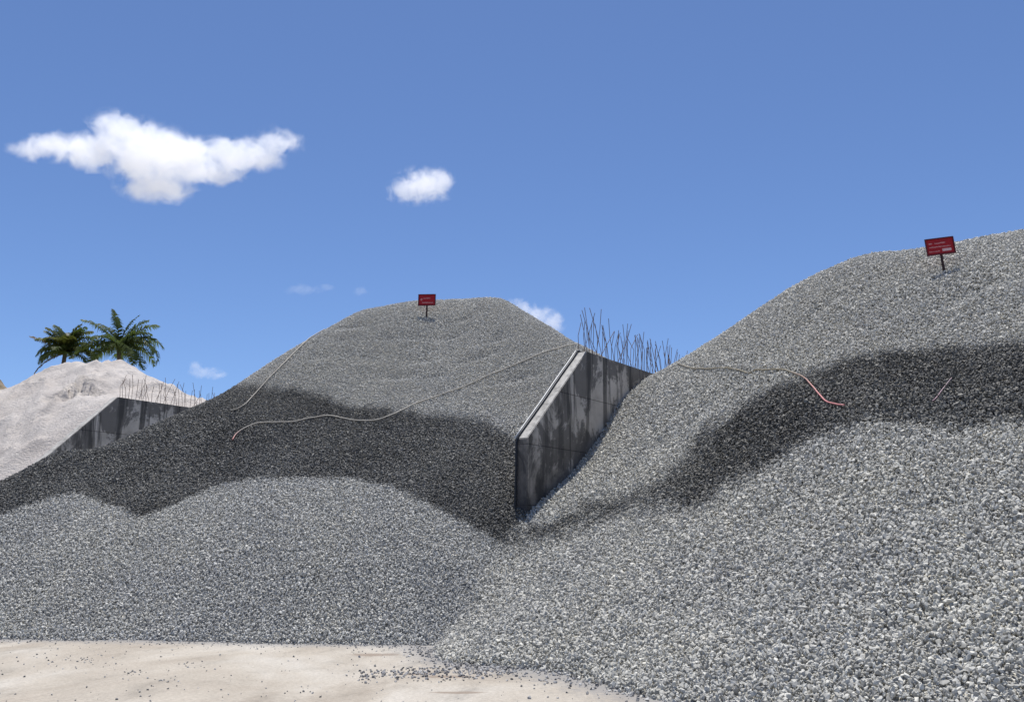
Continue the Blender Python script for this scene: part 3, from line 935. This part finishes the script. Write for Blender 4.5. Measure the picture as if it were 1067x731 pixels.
def palm(label, px, py, Y, fr, seed, lean):
    r = random.Random(seed)
    top = at(px, py, Y)
    root = empty('palm_tree', (top[0] + lean, top[1], 0))
    tag(root, label, 'palm tree', 'palm trees behind the sand')
    h = top[2]
    pts = [(-lean * (t ** 1.6), 0, h * t) for t in np.linspace(0, 1, 12)]
    v, f = tube(pts, 0.21, 12, 0.6)
    mesh_obj('trunk', v, f, BARK, root, True)
    for az, el, L, dr, m, wd, hg in fr:
        o = frond(root, R(az), R(el), L * 0.97, R(dr * 1.2), m, r, wd, hg)
        o.location = (-lean, 0, h - 0.05)
    return root

PY = 62.0
fr = []
# azimuth 0 = right in the picture, 90 = away from it
for az, el, L, dr in ((150, 82, 2.9, 26), (40, 78, 2.7, 34), (25, 66, 2.7, 40), (165, 64, 2.4, 44), (192, 52, 3.1, 40), (15, 54, 3.0, 48), (-15, 44, 2.6, 60), (345, 34, 3.3, 112), (8, 28, 3.5, 125), (-40, 8, 2.7, 80), (20, 40, 3.2, 90),
                      (180, 12, 3.0, 50), (200, 20, 2.8, 70), (250, 30, 2.4, 60), (75, 36, 2.5, 70), (110, 22, 2.6, 80), (320, -10, 2.6, 60), (230, -8, 2.2, 60), (340, -16, 2.8, 50), (165, 0, 2.6, 60), (40, 12, 2.9, 80), (270, 15, 2.0, 60)):
    fr.append((az, el, L, dr, OLIVE if el < 0 and az % 3 == 0 else GREEN, 0.92 if el < 75 else 0.5, 0.75 if el > 45 else 1.3))
palm('coconut palm with separate arching fronds, right of the two behind the sand pile', 124, 361, PY, fr, 5, 0.8)
fr = []
rr = random.Random(8)
for az, el, L, dr in ((165, 80, 2.3, 40), (20, 84, 2.3, 40), (200, 72, 2.2, 50), (-5, 74, 2.3, 50), (178, 62, 2.2, 40), (150, 74, 2.2, 50), (100, 84, 2.0, 60), (60, 78, 2.2, 55), (20, 70, 2.4, 60), (5, 58, 2.5, 75), (195, 48, 2.2, 60), (-10, 40, 2.5, 85), (170, 40, 2.0, 80), (240, 55, 1.9, 70), (300, 60, 1.9, 70),
                      (340, 24, 2.3, 80), (205, 22, 2.0, 80), (270, 30, 1.8, 80), (30, 30, 2.2, 80), (90, 50, 1.9, 80), (120, 40, 2.0, 80), (350, 0, 2.0, 60), (190, 0, 1.9, 60), (310, 5, 1.8, 60), (230, 5, 1.8, 60)):
    fr.append((az, el, L, dr, OLIVE if az % 4 == 0 else GREEN, 0.72, 1.0))
fr += [(183, 34, 2.7, 22, BROWN, 0.55, 1.0), (188, -20, 2.8, 55, BROWN, 0.2, 0.5)]
palm('shaggy dense palm crown, left of the two behind the sand pile', 68, 367, PY + 1, fr, 12, -0.6)

# rough brown bank far to the left behind the sand
BANK = []
def topb(x, y):
    c = at(-22, 389, 48)
    d = np.sqrt(((x - c[0]) / 7.0) ** 2 + ((y - c[1]) / 6) ** 2)
    return (c[2] + 0.45) * np.clip(1.02 - d * 0.45, -0.2, 2) - 0.4 + 0.35 * fbm(x * 0.9, y * 0.9, 77) + 0.12 * fbm(x * 4, y * 4, 79, 3)
def bank_material():
    m, t, b = material('brown_soil', 0.95)
    n = t.noise(t.coord(), 1.4, 6, 0.7)
    t.put(b.inputs['Base Color'], t.ramp(n, [(0.3, (0.05, 0.05, 0.025)), (0.5, (0.20, 0.16, 0.11)), (0.7, (0.36, 0.31, 0.25))]))
    return m
bank, _ = height_mesh('soil_heap', topb, -50, -8, 34, 64, 0.2, lambda x, y: x < 100, bank_material())
tag(bank, 'rough brown soil heap peeping over the sand at the left edge', 'soil heap')

# ------------------------------------------------------------------ clouds
CLOUD_D = 1500.0
def cloud(label, blobs, dens, seed, thr=0.5, nscale=1.0):
    """blobs: (px, py, rx, ry) sightings; each becomes an ellipsoid puff of vapour at cloud height"""
    r = random.Random(seed)
    c0 = at(blobs[0][0], blobs[0][1], CLOUD_D)
    k = CLOUD_D / F_PX
    P = []
    for px, py, rx, ry in blobs:
        q = at(px, py, CLOUD_D + r.uniform(-12, 12)) - c0
        P.append((q, rx * k, min(rx, ry * 1.4) * k, ry * k))
    bm = bmesh.new()
    for q, rx, rd, ry in P:
        M = Matrix.Translation(Vector(q)) @ Matrix.Diagonal((rx * 1.3, rd * 1.3, ry * 1.3, 1))
        bmesh.ops.create_icosphere(bm, subdivisions=3, radius=1, matrix=M)
    m = bpy.data.materials.new('cloud_vapour'); m.use_nodes = True
    t = NT(m); t.n.remove(t.n['Principled BSDF'])
    pos = t.coord('Object')
    def warp(v, scale, amp, det):
        nd = t.node('ShaderNodeTexNoise'); t.put(nd.inputs['Vector'], v)
        nd.inputs['Scale'].default_value = scale; nd.inputs['Detail'].default_value = det
        a_ = t.node('ShaderNodeVectorMath', operation='SUBTRACT'); t.put(a_.inputs[0], nd.outputs['Color']); a_.inputs[1].default_value = (0.5, 0.5, 0.5)
        b_ = t.node('ShaderNodeVectorMath', operation='SCALE'); t.put(b_.inputs[0], a_.outputs[0]); b_.inputs['Scale'].default_value = amp
        c_ = t.node('ShaderNodeVectorMath', operation='ADD'); t.put(c_.inputs[0], v); t.put(c_.inputs[1], b_.outputs[0])
        return c_.outputs[0]
    base = pos
    pos = warp(base, 0.016 * nscale, 46 / nscale, 4)
    nz = t.noise(base, 0.030 * nscale, 8, 0.68, 0.5)
    tot = None
    for q, rx, rd, ry in P:
        vm = t.node('ShaderNodeVectorMath', operation='SUBTRACT'); t.put(vm.inputs[0], pos); vm.inputs[1].default_value = tuple(q)
        dv = t.node('ShaderNodeVectorMath', operation='DIVIDE'); t.put(dv.inputs[0], vm.outputs[0]); dv.inputs[1].default_value = (rx, rd, ry)
        ln = t.node('ShaderNodeVectorMath', operation='LENGTH'); t.put(ln.inputs[0], dv.outputs[0])
        f = t.math('SUBTRACT', 1.0, ln.outputs['Value'])
        tot = f if tot is None else t.math('SMOOTH_MAX', tot, f)
        if tot is not f: tot.node.inputs[2].default_value = 0.15
    v = t.math('ADD', tot, t.math('MULTIPLY', t.math('SUBTRACT', nz, thr), 3.2))
    edge = t.math('MULTIPLY', t.math('MAXIMUM', t.math('ADD', tot, 0.2), 0.0), 2.5, True)
    v = t.math('MULTIPLY', t.math('MULTIPLY', t.math('MAXIMUM', v, 0.0), 2.0, True), edge)
    # nothing beyond the outermost puff
    pv = t.node('ShaderNodeVolumePrincipled')
    pv.inputs['Color'].default_value = (1.0, 1.0, 1.0, 1)
    pv.inputs['Anisotropy'].default_value = 0.15
    t.put(pv.inputs['Density'], t.math('MULTIPLY', v, dens))
    t.l.new(pv.outputs[0], t.n['Material Output'].inputs['Volume'])
    o = bm_obj('cloud', bm, m)
    o.location = c0
    rm = o.modifiers.new('union', 'REMESH'); rm.mode = 'VOXEL'; rm.voxel_size = 3.0 if len(P) > 3 else 2.0
    tag(o, label, 'cloud', 'small white clouds')
    return o
cloud('largest white cloud, wide and winged, in the upper left sky',
      [(160, 162, 54, 33), (122, 137, 30, 22), (42, 155, 34, 13), (88, 157, 44, 19), (166, 193, 46, 18), (198, 168, 40, 25), (255, 161, 50, 20), (290, 150, 28, 17), (228, 180, 30, 13)], 0.034, 1, 0.50)
cloud('small round white cloud alone right of the largest cloud',
      [(440, 194, 34, 20), (425, 199, 22, 13), (455, 190, 22, 17)], 0.026, 2, 0.52, 1.4)
cloud('white cloud half hidden behind the right shoulder of the middle gravel pile',
      [(556, 330, 26, 14), (540, 322, 18, 11), (574, 336, 18, 12)], 0.022, 3, 0.53, 1.4)
cloud('faint low cloud between the palms and the middle gravel pile',
      [(212, 388, 21, 6), (205, 384, 11, 7), (226, 391, 13, 4)], 0.02, 4, 0.53, 1.6)
cloud('faintest wisp of cloud above the left flank of the middle gravel pile',
      [(318, 302, 22, 6), (340, 300, 12, 5), (375, 303, 9, 6)], 0.006, 5, 0.5, 1.8)

# ------------------------------------------------------------------ light
SUN_EL, SUN_AZ = R(78), math.atan2(-0.06, 0.99)      # high noon sun ahead of the camera, a little left
w = bpy.data.worlds.new('World'); scene.world = w
w.use_nodes = True
nt = w.node_tree
bg = nt.nodes['Background']
sky = nt.nodes.new('ShaderNodeTexSky'); sky.sky_type = 'NISHITA'
sky.sun_disc = False
sky.sun_elevation = SUN_EL; sky.sun_rotation = SUN_AZ
sky.air_density = 0.72; sky.dust_density = 0.35; sky.ozone_density = 3.2; sky.altitude = 0
mx = nt.nodes.new('ShaderNodeMix'); mx.data_type = 'RGBA'; mx.blend_type = 'MULTIPLY'
mx.inputs[0].default_value = 1.0; mx.inputs[7].default_value = (0.88, 0.99, 1.17, 1)     # camera white balance of the blue
nt.links.new(sky.outputs[0], mx.inputs[6]); nt.links.new(mx.outputs[2], bg.inputs['Color'])
bg.inputs['Strength'].default_value = 0.096
sd = bpy.data.lights.new('sun', 'SUN'); sd.energy = 4.8; sd.angle = R(0.53); sd.color = (1.0, 0.965, 0.91)
sun = bpy.data.objects.new('sun', sd); COL.objects.link(sun)
tosun = Vector((math.sin(SUN_AZ) * math.cos(SUN_EL), math.cos(SUN_AZ) * math.cos(SUN_EL), math.sin(SUN_EL)))
sun.rotation_euler = tosun.to_track_quat('Z', 'Y').to_euler()
sun.location = (0, 0, 60)

vs = scene.view_settings
vs.view_transform = 'Standard'; vs.look = 'None'; vs.exposure = 0.35; vs.gamma = 1.0; vs.use_curve_mapping = False
cy = scene.cycles
cy.volume_bounces = 10; cy.max_bounces = 12; cy.diffuse_bounces = 4
cy.volume_step_rate = 0.5
cy.use_denoising = True; cy.denoiser = 'OPENIMAGEDENOISE'; cy.denoising_input_passes = 'RGB_ALBEDO_NORMAL'; cy.denoising_prefilter = 'ACCURATE'
